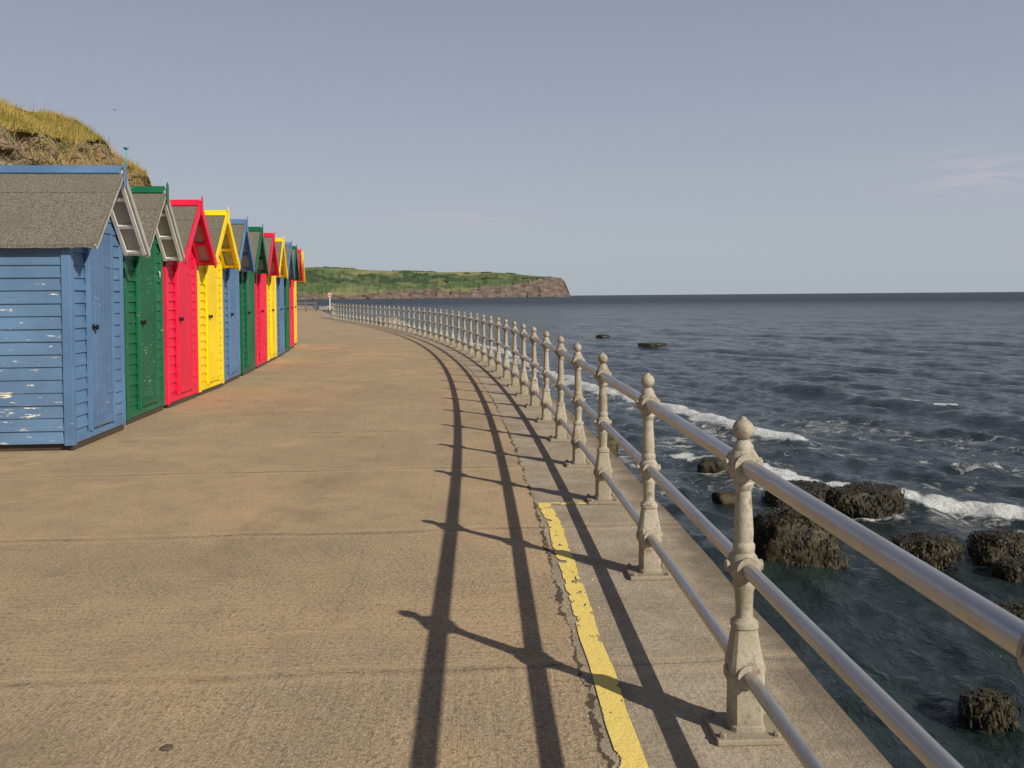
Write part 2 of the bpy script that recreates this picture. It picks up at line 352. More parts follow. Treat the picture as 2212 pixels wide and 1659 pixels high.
tag(mb.build('painted_line', M['yline']), kind='structure')
# one small stone lying on the slabs
p = at_z(362, 1618)
bm = bmesh.new(); bmesh.ops.create_icosphere(bm, subdivisions=3, radius=1)
for vv in bm.verts:
    k = 1 + .3 * mnoise.fractal(vv.co * 1.3, .8, 2, 4); vv.co = Vector((vv.co.x * .019 * k, vv.co.y * .018 * k, vv.co.z * .006 * k))
me = bpy.data.meshes.new('pebble'); bm.to_mesh(me); bm.free(); me.materials.append(M['stone']); o = bpy.data.objects.new('pebble', me); C.objects.link(o); o.location = (p.x, p.y, .004)
tag(o, 'small dark pebble lying on the concrete at the bottom left foreground', 'pebble')

# ------------------------------------------------------------------ railing
RT, RM, RB = .858, .535, .198
def build_post(parent):
    m1 = MB()
    m1.lathe([(.020, .056, 1), (.035, .055, 1), (.040, .051, 1), (.150, .049, 1), (.165, .054, 1), (.175, .056, .9), (.225, .056, .9), (.24, .054, .9), (.252, .049, 1), (.322, .038, 1), (.335, .037, .8), (.342, .043, .5), (.356, .043, .3), (.364, .033, .2),
              (.372, .028, 0), (.40, .027, 0), (.455, .030, 0), (.468, .036, 0), (.480, .036, 0), (.490, .032, 0), (.505, .041, 0), (.52, .047, 0), (.535, .049, 0), (.55, .047, 0), (.565, .041, 0), (.578, .032, 0), (.59, .035, 0), (.602, .035, 0), (.612, .029, 0),
              (.64, .031, 0), (.70, .028, 0), (.775, .024, 0), (.785, .030, 0), (.797, .033, 0), (.806, .030, 0), (.818, .039, 0), (.835, .049, 0), (.858, .053, 0), (.88, .049, 0), (.898, .039, 0), (.905, .033, 0), (.918, .032, 0), (.93, .024, 0), (.937, .020, 0)], 24)
    for z, r in ((RT, .039), (RM, .034), (RB, .034)):
        L = .064 if z < .3 else .060
        m1.tube([(0, -L, z), (0, -L + .012, z), (0, -L + .013, z), (0, L - .013, z), (0, L - .012, z), (0, L, z)], [r + .004, r + .004, r - .003, r - .003, r + .004, r + .004], 16)
        m1.tube([(-.058 if z > .3 else -.064, 0, z), (.058 if z > .3 else .064, 0, z)], r * .55, 12)
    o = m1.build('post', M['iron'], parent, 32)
    MB().box(-.112, .102, -.10, .10, .0, .020).build('base_plate', M['iron'], o, None, .004)
    for x in (-.090, .080):
        for y in (-.078, .078): MB().lathe([(.0195, .012), (.030, .012), (.034, .008)], 6, x, y).build('bolt', M['iron'], o)
    fin = []
    for k in range(11):
        a = math.pi * k / 10; fin.append((.970 - .034 * math.cos(a) * 1.0, max(.034 * math.sin(a), .012)))
    fin = [(.934, .017)] + fin[1:-1] + [(1.003, .011), (1.007, .010), (1.011, .004)]
    MB().lathe(fin, 20).build('finial', M['iron'], o, 50)
    return o
rl = empty('railing', (float(cx(2.93)), 2.93, 0)); tag(rl, 'long pale iron railing with ball topped posts and three pipe rails along the sea wall', 'railing')
py_ = [1.315, 2.93, 4.60, 6.256]
while py_[-1] < 64:
    tx, ty = frame(py_[-1]); py_.append(py_[-1] + 1.345 * float(ty))
py_ = [-.35] + py_
off = Vector(rl.location)
proto = None; posts = []
for i, y in enumerate(py_):
    x = float(cx(y)) + (.02 if i <= 1 else 0); tx, ty = frame(y); rz = math.atan2(-float(tx), float(ty))
    posts.append(Vector((x, y, 0)))
    if i == 0: continue
    if proto is None: proto = build_post(rl); o = proto
    else:
        o = proto.copy(); C.objects.link(o); o.parent = rl
        for ch in proto.children:
            if ch.name.startswith('bolt') and i > 12: continue
            c2 = ch.copy(); C.objects.link(c2); c2.parent = o
    o.location = Vector((x, y, 0)) - off; o.rotation_euler = (random.uniform(-.008, .008), random.uniform(-.008, .008), rz)
for z, r in ((RT, .0275), (RM, .0240), (RB, .0220)):
    pts = []
    for i, p in enumerate(posts):
        pts.append(Vector((p.x, p.y, z)) - off)
        if i < len(posts) - 1:
            pn = posts[i + 1]
            for f_ in (.04, .96): pts.append(Vector((p.x + (pn.x - p.x) * f_, p.y + (pn.y - p.y) * f_, z - .002)) - off)
    MB().tube(pts, r, 14).build('rail', M['pipe'], rl, 60)

# ------------------------------------------------------------------ beach huts
W_, D_, ZR, OV = 1.36, 2.15, 2.67, .27
cW = W_ / 2; LA = (cW + .085) * math.sqrt(2); R2 = math.sqrt(.5)
def sl(s, a, n): return (cW + s * (a * R2 + n * R2), ZR - a * R2 + n * R2)
def slopebox(mb, s, a0, a1, n0, n1, x0, x1):
    poly = [sl(s, a0, n0), sl(s, a1, n0), sl(s, a1, n1), sl(s, a0, n1)]
    if s < 0: poly = poly[::-1]
    return mb.extr_x(poly, x0, x1)
def planks(mb, o, d, n, rng, z0, z1, h=.118, out=(.022, .006)):
    o = Vector(o); d = Vector(d); n = Vector(n); z = z0
    while z < z1 - .01:
        zt = min(z + h, z1); a0, b0 = rng(z); a1, b1 = rng(zt)
        ob = out[0] + random.uniform(-.003, .004); ot = out[1]; k1 = random.uniform(-.003, .003); k2 = random.uniform(-.003, .003)
        v = [o + d * a0 + n * 0 + Vector((0, 0, z + k1)), o + d * b0 + Vector((0, 0, z + k2)), o + d * b0 + n * ob + Vector((0, 0, z + k2)), o + d * a0 + n * ob + Vector((0, 0, z + k1)),
             o + d * b1 + n * ot + Vector((0, 0, zt + .004)), o + d * a1 + n * ot + Vector((0, 0, zt + .004)),
             o + d * b0 + n * (ob - .001) + Vector((0, 0, z + k2 + .016)), o + d * a0 + n * (ob - .001) + Vector((0, 0, z + k1 + .016))]
        mb.add(v, [(0, 3, 2, 1), (3, 7, 6, 2), (7, 5, 4, 6)])
        z += h
def hut(x, y, rz, col, label, side_mat=None, wall_mat=None, door_mat=None, trim_mat=None, soffit=None, ov=OV, hook=False, slim=False):
    cm = M[col]; wm = wall_mat or cm; dm = door_mat or cm; tm = trim_mat or cm; so = soffit or M['soffit_dark']
    r = empty('beach_hut', (x, y, 0), rz); tag(r, label, 'beach hut', 'row of painted beach huts')
    Z0, ZE = .07, ZR - cW
    full = lambda L: (lambda z: (0, L))
    mb = MB(); planks(mb, (-D_, 0, 0), (1, 0, 0), (0, -1, 0), full(D_), Z0, ZE + .0); mb.build('side_wall', side_mat or wm, r)
    mb = MB(); planks(mb, (0, W_, 0), (-1, 0, 0), (0, 1, 0), full(D_), Z0, ZE + .0); mb.build('side_wall', wm, r)
    gab = lambda z: (0, W_) if z <= ZE else (z - ZE, W_ - (z - ZE))
    mb = MB(); planks(mb, (0, 0, 0), (0, 1, 0), (1, 0, 0), gab, Z0, ZR - .02); mb.build('front_wall', wm, r)
    mb = MB(); planks(mb, (-D_, W_, 0), (0, -1, 0), (-1, 0, 0), gab, Z0, ZR - .02); mb.build('back_wall', wm, r)
    for yy_ in (0, W_):
        s = -1 if yy_ == 0 else 1
        mb = MB()
        if s < 0: mb.box(-.055, .030, -.030, .052, .05, ZE - .02)
        else: mb.box(-.055, .030, W_ - .052, W_ + .030, .05, ZE - .02)
        mb.build('corner_board', cm, r, None, .004)
    MB().box(-D_, -.02, .03, .10, 0, .068).build('base_beam', M['beam'], r, None, .004)
    MB().box(-D_, -.02, W_ - .10, W_ - .03, 0, .068).build('base_beam', M['beam'], r, None, .004)
    MB().box(-.015, .018, .0, W_, .006, .066).build('base_beam', M['beam'], r, None, .004)
    mb = MB().box(.023, .034, .055, W_ - .055, .068, .135); mb.build('sill_board', cm, r, None, .003)
    # door
    y0, y1, z0, z1 = .40, .955, .137, 2.06
    nb = 5; mb = MB(); wd = (y1 - y0) / nb
    for k in range(nb): mb.box(.022, .050 + random.uniform(-.0015, .0015), y0 + k * wd + .0025, y0 + (k + 1) * wd - .0025, z0 + random.uniform(0, .006), z1)
    mb.box(.02, .045, y0 + .002, y1 - .002, z0 + .01, z1 - .004)
    d = mb.build('door', dm, r, None, .003)
    MB().box(.0505, .066, y0 + .01, y1 - .01, z0 + .02, z0 + .10).build('kick_board', dm, d, None, .003)
    mk = MB().tube([(.05, y0 + .05, 1.13), (.058, y0 + .05, 1.13), (.059, y0 + .05, 1.13), (.075, y0 + .05, 1.13), (.080, y0 + .05, 1.13), (.096, y0 + .05, 1.13), (.103, y0 + .05, 1.13)], [.030, .030, .012, .012, .026, .028, .012], 14)
    mk.build('door_knob', M['black'], d, 40)
    for zz in (.45, 1.72): MB().box(.0515, .057, y1 - .16, y1 - .004, zz, zz + .035).build('hinge', dm, d, None, .002)
    for bx_ in ((.020, .058, y0 - .055, y0 - .003, .136, z1 + .05), (.020, .058, y1 + .003, y1 + .055, .136, z1 + .05), (.020, .060, y0 - .002, y1 + .002, z1 + .003, z1 + .055)):
        MB().box(*bx_).build('door_frame', cm, r, None, .003)
    if hook:
        pts = [(.045, W_ - .16 + .017 * math.sin(a), 1.72 + .017 * math.cos(a)) for a in np.linspace(-1.9, 2.6, 12)] + [(.045, W_ - .15, 1.69), (.045, W_ - .15, 1.67)]
        MB().tube(pts, .004, 8).build('hook', M['signwhite'], r, 60)
    # roof
    mb = MB()
    for s in (-1, 1):
        slopebox(mb, s, 0.0 if s < 0 else .024, LA + .02, 0, .016, -D_ - .12, ov)
        slopebox(mb, s, .01, LA * .33, .0165, .020, -D_ - .12, ov - .002)
    # thin felt lip at the eave
    for s in (-1, 1):
        n = 24; a = LA + .021; vs = []; fs = []
        for k in range(n + 1):
            xx = -D_ - .12 + (ov + D_ + .12) * k / n; dz = random.uniform(.0, .009)
            p = sl(s, a, .0165); p2 = sl(s, a + .008, .006); vs += [(xx, p[0], p[1]), (xx, p2[0], p2[1]), (xx, p2[0] + s * .001, p2[1] - .012 - dz)]
        for k in range(n):
            for e in (0, 1):
                f = (k * 3 + e, k * 3 + e + 1, k * 3 + 4 + e, k * 3 + 3 + e); fs.append(f if s < 0 else f[::-1])
        mb.add(vs, fs)
    if slim:     # felt folded down over the front edge
        n = 16; vs = []; fs = []
        for k in range(n + 1):
            a = .06 + (LA - .04) * k / n; d = .024 + random.uniform(0, .012); p = sl(-1, a, .0235); p2 = sl(-1, a, -d + .02)
            vs += [(ov - .01, p[0], p[1]), (ov + .026, p[0], p[1]), (ov + .027, p2[0], p2[1])]
        for k in range(n):
            for e in (0, 1): fs.append((k * 3 + e, k * 3 + e + 1, k * 3 + 4 + e, k * 3 + 3 + e))
        mb.add(vs, fs)
    rf = mb.build('roof', M['felt'], r)
    for s, e0, tp in ((-1, -.042, .042), (1, -.0205, .041)):
        mb = MB(); slopebox(mb, s, e0, .075, .0205, tp, -D_ - .12, ov + .001); mb.build('ridge_board', cm, rf, None, .003)
    for s in (-1, 1):
        mb = MB(); slopebox(mb, s, .03, LA - .005, -.014, -.0015, .031, ov - .002)
        sf = mb.build('soffit', so, r)
        bmats = M['frame_white'] if so is M['soffit'] else tm
        for a in (LA - .055, LA * .62, LA * .28):
            mb = MB(); slopebox(mb, s, a, a + .045, -.050, -.0155, .075, ov - .044); mb.build('batten', bmats, sf, None, .003)
        mb = MB(); slopebox(mb, s, .06, LA - .003, -.056, -.0155, ov - .043, ov - .003); mb.build('batten', bmats, sf, None, .003)
        mb = MB(); slopebox(mb, s, .06, LA - .003, -.052, -.0155, .034, .0745); mb.build('batten', bmats, sf, None, .003)
        q2 = math.sqrt(2); nt, nb_ = (.018, -.045) if slim else (.030, -.072)
        e = .0008
        poly = [(cW + s * e, ZR + nb_ * q2), sl(s, LA + .035, nb_), sl(s, LA + .035, nt), (cW + s * e, ZR + nt * q2)]
        if s < 0: poly = poly[::-1]
        MB().extr_x(poly, ov + .0015, ov + .024).build('barge_board', tm, r, None, .003)
    MB().extr_x([(cW - .035, ZR - .16), (cW + .035, ZR - .16), (cW + .035, ZR + .06), (cW, ZR + .105), (cW - .035, ZR + .06)], ov + .0275, ov + .040).build('finial_board', cm, r, None, .003)
    return r
hx = [-4.085, -4.30, -4.41, -4.52, -4.67, -4.86, -5.06, -5.27, -5.48, -5.72, -5.98, -6.27]
hy = [8.54, 10.26, 11.78, 13.30, 14.92, 16.60, 18.25, 19.90, 21.5, 23.1, 24.7, 26.3]
names = ['nearest blue beach hut with heavily peeling white-flecked side boards and grey felt roof',
         'green beach hut with pale wood under its eaves, beside the nearest blue hut',
         'bright red beach hut between the nearest green hut and the first yellow hut',
         'bright yellow beach hut between the nearest red hut and the second blue hut',
         'second blue beach hut in the row, just beyond the nearest yellow hut',
         'second green beach hut in the row, just beyond the second blue hut',
         'second red beach hut in the row, narrow strip between green and yellow huts',
         'second yellow beach hut in the row, just beyond the second red hut',
         'third blue beach hut in the row, narrow sliver beyond the second yellow hut',
         'third green beach hut in the row, farther than the third blue hut',
         'third and farthest red beach hut, next to last of the row',
         'farthest yellow beach hut at the very end of the row']
cols = ['blue', 'green', 'red', 'yellow'] * 3
for i in range(12):
    h = (-.075, -.08, -.065, -.065)[i] if i < 4 else -.095 - .004 * i
    kw = {}
    if i == 0: kw = dict(side_mat=M['blue_worn'], wall_mat=M['blue'], door_mat=M['blue_mid'], trim_mat=M['trim_pale'], soffit=M['soffit'], slim=True)
    if i == 1: kw = dict(door_mat=M['green_door'], trim_mat=M['trim_pale'], soffit=M['soffit'], hook=True, slim=True)
    hut(hx[i], hy[i], -h, cols[i], names[i], **kw)

# ------------------------------------------------------------------ hill behind the huts
def fb(x, y, z, o=5): return mnoise.fractal(Vector((x, y, z)), .85, 2.1, o)
def ze(y): return float(np.interp(y, [2, 14, 16, 17, 18, 19, 20.4, 20.8, 21.1, 21.5, 22.2, 23.0, 23.6, 24.3, 25.5, 27], [4.6, 4.42, 4.55, 4.45, 4.62, 4.64, 4.90, 4.78, 4.18, 4.42, 4.50, 4.34, 3.9, 2.9, .8, -.1]))
def ridged(x, y, z): return abs(mnoise.noise(Vector((x, y, z)))) * 2
def hillpt(y, q):
    e = ze(y)
    if q <= 1:
        x = -7.5 - q * 1.45; z = e * (q ** .9)
        w = math.sin(math.pi * min(q, .95)) ** .4
        a = z * 2.6 + 1.1 * fb(y * .5, z * .4, 3, 3) + y * .25; st = a - math.floor(a); st = min(st * 3.0, 1.0) if st < .6 else (1 - st) / .4
        x += w * (.55 * fb(y * .55, z * .8, 1.0) + .45 * (ridged(y * .9 + z * .5, z * .8, 2) - .5) + .12 * fb(y * 2.6, z * 3.4, 4, 4) - .14 * st); z += .14 * w * fb(y * .9, z * 1.6, 7)
    else:
        d = (q - 1) * 20; x = -8.95 - d; z = e + (.58 * (1 - math.exp(-d / .9)) + .10 * d) * min(1, max(0, e / 4)) + .20 * fb(y * .7, x * .7, 2)
    return (x, y, z)
ysl = np.concatenate([np.arange(3, 13, .4), np.arange(13, 27.2, .05)])
qs = np.concatenate([np.linspace(0, .5, 16), np.linspace(.52, 1, 60), 1 + np.linspace(.004, 1, 40) ** 1.6])
P = np.array([[hillpt(float(y), float(q)) for q in qs] for y in ysl]); QQ = np.tile(qs, (len(ysl), 1))
mt, g, b = newmat('cliff_rock_and_turf', .9, 0, .15); v = g.obj(False)
qa = g.node('ShaderNodeAttribute', attribute_name='q').outputs['Fac']
n = g.noise(v, 1.1, 7, .65); n2 = g.noise(g.mapv(v, (1, 1, 2.2)), 1.5, 9, .74, .6); n3 = g.noise(v, 14, 5, .7)
dv = g.node('ShaderNodeVectorMath', {0: v, 1: g.node('ShaderNodeTexNoise', {'Vector': v, 'Scale': 1.6, 'Detail': 4.0}).outputs['Color']}, operation='ADD').outputs[0]
vo = g.node('ShaderNodeTexVoronoi', {'Vector': g.mapv(dv, (1, 1, 2.0)), 'Scale': 1.9}, feature='DISTANCE_TO_EDGE').outputs['Distance']
rk = g.mix(g.ss(n2, .32, .68), (.185, .130, .075), (.56, .43, .27)); rk = g.mix(g.m('MULTIPLY', g.ss(n, .46, .62), .6), rk, (.44, .255, .105)); rk = g.mix(g.m('MULTIPLY', g.ss(n3, .50, .68), .5), rk, (.13, .095, .055))
rk = g.mix(g.m('MULTIPLY', g.ss(vo, .04, .0), g.ss(n3, .35, .55)), rk, (.06, .045, .026))
gr = g.mix(n3, (.16, .125, .028), (.40, .29, .075)); gr = g.mix(g.ss(n, .50, .68), gr, (.14, .155, .03))
f = g.m('MAXIMUM', g.ss(g.m('ADD', qa, g.m('MULTIPLY', g.m('SUBTRACT', n, .5), .26)), .960, 1.0), g.m('MULTIPLY', g.ss(n, .56, .62), g.ss(qa, 1.0, .7)))
g.put(b.inputs['Base Color'], g.mix(f, rk, gr)); g.put(b.inputs['Normal'], g.bump(g.m('ADD', g.m('ADD', n2, n3), g.m('MULTIPLY', g.ss(vo, 0, .10), .5)), 1.0, .14)); M['hill'] = mt
tag(gridmesh('hill', P[:, ::-1], M['hill'], None, True, {'q': QQ[:, ::-1]}), kind='structure')
mt, g, b = newmat('dry_grass', .8, 0, .1); v = g.obj(False); n = g.noise(v, .9, 4); n2 = g.noise(v, 9, 2)
c = g.mix(n2, (.24, .18, .045), (.50, .36, .11)); c = g.mix(g.ss(n, .48, .66), c, g.mix(n2, (.13, .145, .022), (.28, .26, .05)))
g.put(b.inputs['Base Color'], c); M['grass'] = mt
vs = []; fs = []
for i in range(34000):
    y = random.uniform(13, 24.3); q = 1 + random.uniform(0, .40) if random.random() < .6 else 1 + random.uniform(-.012, .06)
    face = random.random() < .22
    if face: q = random.uniform(.66, .995)
    if face and mnoise.noise(Vector((y * .9, q * 4, 5))) + (q - .9) * .8 < .12: continue
    p = hillpt(y, q); hgt = random.uniform(.05, .15) * (2.2 if random.random() < .06 else 1) * (1 + .7 * mnoise.noise(Vector((y * 1.4, q * 25, 1)))); a = random.uniform(0, 6.28); w = random.uniform(.004, .010)
    lx, ly = random.gauss(.05, .2) * hgt * 2, random.gauss(0, .22) * hgt * 2; k = len(vs)
    vs += [(p[0] - w * math.cos(a), p[1] - w * math.sin(a), p[2] - .03), (p[0] + w * math.cos(a), p[1] + w * math.sin(a), p[2] - .03), (p[0] + lx, p[1] + ly, p[2] + hgt)]; fs.append((k, k + 1, k + 2))
mb = MB(); mb.v = vs; mb.f = fs; tag(mb.build('hill_grass', M['grass']), 'tufts of dry golden and green grass on the cliff top', 'grass', kind='stuff')
# netting
mt = simple('netting_wire', (.26, .24, .20), .6); M['net'] = mt
mb = MB()
for sgn in (-1, 1):
    for k in range(46):
        y0 = 11.6 + k * .27; pts = []
        for j in range(30):
            q = .42 + .57 * j / 29; y = y0 + sgn * (q - .7) * 2.3
            if not (12.5 < y < 20.9): continue
            if mnoise.noise(Vector((y * .35, q * 1.2, 8))) < -.25: continue
            p = hillpt(y, min(q, 1.01)); pts.append((p[0] + .05, p[1] - .02, p[2] + .02))
        if len(pts) > 2: mb.tube(pts, .0028, 3, False)
tag(mb.build('rock_netting', M['net']), 'wire rockfall netting draped over the brown cliff face behind the huts', 'netting')
# small pole on the cliff
pp = at_y(273, 352, 21.9); ptp = at_y(272, 319, 21.9)
r = empty('marker_pole', (pp.x, 21.9, pp.z - .35)); tag(r, 'thin teal pole with a flared cap standing on the cliff edge', 'pole')
hh_ = ptp.z - pp.z + .35
MB().tube([(0, 0, 0), (0, 0, hh_ - .02)], .012, 8).build('pole', M['teal'], r)
MB().lathe([(hh_ - .06, .014), (hh_ - .045, .03), (hh_ - .01, .065), (hh_, .068), (hh_ + .012, .05)], 10).build('cap', M['teal'], r)
# bird
bpz = at_y(248, 238, 90); r = empty('bird', bpz, .6); tag(r, 'small dark bird gliding in the sky above the cliff', 'bird')
bm_ = MB().tube([(0, -.20, 0), (0, -.14, .01), (0, -.02, .02), (0, .10, .02), (0, .16, .03), (0, .20, .03), (0, .24, .02)], [.01, .035, .055, .05, .035, .03, .005], 8); bm_.build('body', M['bird'], r, 60)
for s in (-1, 1): MB().add([(s * .03, .09, .03), (s * .22, .13, .13), (s * .45, .02, .10), (s * .24, .02, .12), (s * .03, -.06, .03)], [(0, 1, 3, 4), (1, 2, 3)]).build('wing', M['bird'], r)
MB().add([(-.02, -.18, 0), (.02, -.18, 0), (.05, -.30, 0), (-.05, -.30, 0)], [(0, 1, 2, 3)]).build('tail', M['bird'], r)

# ------------------------------------------------------------------ sea
SZ = -2.6
ROCKS = [  # px, py(waterline), width px, height px, label
    (1728, 1222, 185, 104, 'largest flat topped seaweed covered rock in the water just right of the nearest post'),
    (1742, 1098, 140, 46, 'long low weedy rock lying just behind the largest seaweed covered rock'),
    (1885, 1108, 160, 48, 'broad dark weedy rock close to the second line of breaking foam'),
    (2012, 1218, 150, 50, 'twin humped seaweed covered rock to the right of the largest rock'),
    (2180, 1212, 120, 50, 'dark weedy rock at the right edge beyond the top rail'),
    (2215, 1250, 90, 30, 'small weedy rock at the right edge just in front of another weedy rock'),
    (1548, 1016, 70, 24, 'small dark rock with foam washing round it near the wall'),
    (1572, 1085, 58, 20, 'thin dark rock barely above water left of the weedy rocks'),
    (1318, 985, 34, 36, 'dark rock at the foot of the sea wall behind the fourth post'),
    (1412, 751, 56, 10, 'flat dark rock alone in the open water far out'),
    (1302, 729, 26, 6, 'tiny far dark rock breaking the surface near the railing tops'),
    (2150, 1562, 95, 50, 'nearest dark rock in the water between the two upper rails'),
    (2205, 1366, 100, 46, 'weedy rock half under water beneath the top rail at the right edge'),
]
nr, na = 1450, 500
rr = 3.0 * np.exp(np.linspace(0, math.log(30000 / 3.0), nr)); az = np.radians(np.linspace(-32, 46, na))
R_, A_ = np.meshgrid(rr, az, indexing='ij'); X = R_ * np.sin(A_); Y = R_ * np.cos(A_)
X = X + 1.0
spc = R_ * (math.log(30000 / 3.0) / nr)
Z = np.zeros_like(X)
warp = 1.2 * np.sin(X * .13 + Y * .07) + .9 * np.sin(Y * .21 - X * .05 + 1.3)
for k in range(80):
    lam = .34 * (24 ** (k / 79.0)) * rs.uniform(.9, 1.1)
    th = math.radians(18) + rs.normal(0, .70 if lam < 2 else (.45 if lam < 4 else .22)); kx, ky = math.cos(th), math.sin(th)
    amp = .0062 * lam ** .66 * (.48 if lam > 3 else 1.0); ph = rs.uniform(0, 6.28)
    fade = np.clip(lam / spc / 3.5 - .4, 0, 1)
    w_ = np.sin((kx * X + ky * Y + warp * .12 * lam ** .5) * 2 * math.pi / lam + ph)
    Z += amp * fade * (w_ + .4 * (w_ * w_ - .5))
foam = np.zeros_like(X)
near = (R_ < 110)
xn, yn = X[near], Y[near]; zn = np.zeros_like(xn); fn = np.zeros_like(xn); gn = np.zeros_like(xn)
def line(pxs): return [at_z(p[0], p[1], SZ) for p in pxs]
def dense(pts, n=260):
    pts = np.array([(p.x, p.y) for p in pts]); d = np.concatenate([[0], np.cumsum(np.hypot(*np.diff(pts, axis=0).T))]); s = np.linspace(0, d[-1], n)
    return np.stack([np.interp(s, d, pts[:, 0]), np.interp(s, d, pts[:, 1])], -1)
def breaker(pxs, amp, sig, fo, fs_front, fs_back, seed):
    dp = dense(line(pxs)); n = len(dp)
    dp[:, 0] += .35 * np.array([mnoise.noise(Vector((seed, i * .07, 0))) for i in range(n)]) + .12 * np.array([mnoise.noise(Vector((seed, i * .3, 4))) for i in range(n)])
    best = np.full(xn.shape, 1e9); bi = np.zeros(xn.shape, int)
    for i in range(n):
        d2 = (xn - dp[i, 0]) ** 2 + (yn - dp[i, 1]) ** 2; mk = d2 < best; best[mk] = d2[mk]; bi[mk] = i
    d = np.sqrt(best); sgn = np.where((xn - dp[bi, 0]) * .93 + (yn - dp[bi, 1]) * .36 > 0, 1, -1); ds = d * sgn   # + is seaward
    end = np.minimum(bi, n - 1 - bi) / (n * .10); end = np.clip(end, 0, 1)
    var = np.array([.82 + .50 * mnoise.noise(Vector((seed + 3, i * .06, 2))) + .25 * mnoise.noise(Vector((seed + 3, i * .25, 2))) for i in range(n)])[bi]
    z_ = amp * end * (.6 + .5 * var) * np.where(ds > 0, np.exp(-(ds / (sig * 2.2)) ** 2), np.exp(-(ds / sig) ** 2))
    f_ = fo * end * var * np.where(ds > 0, np.exp(-(ds / fs_back) ** 2), np.exp(-(ds / fs_front) ** 2))
    f_ = np.maximum(f_, .50 * end * np.exp(-((ds + .8) / 1.1) ** 2) if fo > 1.3 else 0)      # lacy wash in front of the break
    return z_, f_, np.where(amp > .12, z_ / .30, 0)
for a in [([(1080, 775), (1150, 797), (1215, 820), (1280, 845), (1400, 878), (1500, 905), (1600, 935), (1700, 957), (1790, 972), (1880, 985), (1960, 996)], .18, .45, 1.40, .50, .34, 1),
          ([(1560, 1003), (1680, 1027), (1740, 1045), (1800, 1055), (1900, 1075), (2000, 1095), (2100, 1112), (2400, 1152)], .16, .40, 1.35, .40, .32, 2),
          ([(1440, 982), (1510, 992), (1570, 1002), (1640, 1016)], .06, .3, 1.0, .26, .25, 3),
          ([(1560, 815), (1640, 830), (1750, 848), (1850, 864), (1950, 879), (2050, 896), (2150, 915), (2400, 962)], .24, .60, .36, .5, .4, 4),
          ([(1955, 876), (2005, 883), (2070, 893)], .05, .3, 1.0, .22, .22, 5),
          ([(1700, 972), (1900, 1000), (2050, 1015), (2300, 1042)], .10, .6, .55, .6, .7, 6),
          ([(1350, 855), (1500, 880), (1650, 915), (1800, 935), (1950, 945), (2230, 965)], .06, .6, .48, .8, .8, 11),
          ([(1500, 770), (1700, 780), (1900, 800), (2400, 830)], .13, .8, .16, .4, .6, 8),
          ([(1240, 742), (1400, 752), (1600, 760), (1800, 768)], .11, .8, .2, .4, .6, 12),
          ([(1400, 718), (1700, 728), (2000, 738), (2350, 748)], .14, 1.0, .1, .4, .6, 13),
          ([(1010, 742), (1060, 752), (1120, 775), (1160, 795)], .14, .6, 1.1, .6, .5, 9),
          ([(915, 690), (960, 700), (1000, 712)], .15, .8, 1.2, 1.2, .9, 10)]:
    z_, f_, g_ = breaker(*a); zn += z_; fn = np.maximum(fn, f_); gn = np.maximum(gn, g_)
# lacy leftover foam between the breakers and the wall
edge = cx(yn) + .37
dw = xn - edge
lace = .46 * np.exp(-((dw - 3.2) / 3.0) ** 2) * np.clip((yn - 13) / 7, 0, 1) * np.clip((52 - yn) / 20, 0, 1)
for px_, py_2, wx_, wy_, st in ((1800, 925, 3.4, 5.5, .50), (2080, 960, 3.0, 3.8, .47), (1450, 960, 1.9, 3.5, .50), (2050, 1050, 2.5, 2.0, .46), (1650, 1000, 2.0, 2.0, .47)):
    pa = at_z(px_, py_2, SZ); lace = np.maximum(lace, st * np.exp(-((xn - pa.x) / wx_) ** 2 - ((yn - pa.y) / wy_) ** 2))
for i in (1, 2, 3, 4, 6, 8, 9):
    px_, py_2, w, h, _l = ROCKS[i]; pa = at_z(px_, py_2, SZ); rad = w / F * pa.y * .55
    d = np.hypot(xn - pa.x, (yn - pa.y - rad * .6) * 1.1) - rad; lace = np.maximum(lace, (.60 if i in (1, 2, 6) else .46) * np.exp(-(d / .28) ** 2))
fn = np.maximum(fn, lace)
Z[near] += zn; foam[near] = fn; green = np.zeros_like(X); green[near] = gn
mt, g, b = newmat('sea_water', .12, 0, .5)
v = g.N.new('ShaderNodeTexCoord').outputs['Object']; fa = g.node('ShaderNodeAttribute', attribute_name='foam').outputs['Fac']; ga = g.node('ShaderNodeAttribute', attribute_name='green').outputs['Fac']
dist = g.node('ShaderNodeVectorMath', {0: v}, operation='LENGTH').outputs['Value']
n1 = g.noise(g.mapv(v, (1.0, .6, 1), (0, 0, 0), (0, 0, .3)), 4.6, 7, .62, .3); n2 = g.noise(g.mapv(v, (.10, .035, 1)), 1.0, 5, .6); n3 = g.noise(v, 1.9, 10, .76, 1.1); n4 = g.noise(g.mapv(v, (1, .55, 1), (0, 0, 0), (0, 0, .5)), 13, 4, .55)
deep = g.mix(g.ss(dist, 15, 200), (.017, .028, .026), (.012, .020, .030))
deep = g.mix(g.m('MULTIPLY', g.ss(n2, .4, .65), .5), deep, (.016, .030, .029))
ff = g.m('ADD', fa, g.m('MULTIPLY', g.m('SUBTRACT', n3, .5), 1.85)); fm = g.ss(ff, .46, .74)
shal = g.mix(g.m('MULTIPLY', g.ss(ga, .25, .95), .55), deep, (.026, .056, .042))
g.put(b.inputs['Base Color'], g.mix(fm, shal, g.mix(n4, (.54, .57, .55), (.84, .84, .81))))
g.put(b.inputs['Roughness'], g.m('ADD', g.ss(dist, 20, 600, .08, .34), g.m('MULTIPLY', fm, .5)))
b.inputs['IOR'].default_value = 1.33
g.put(b.inputs['Specular IOR Level'], g.ss(dist, 10, 300, .46, .13))
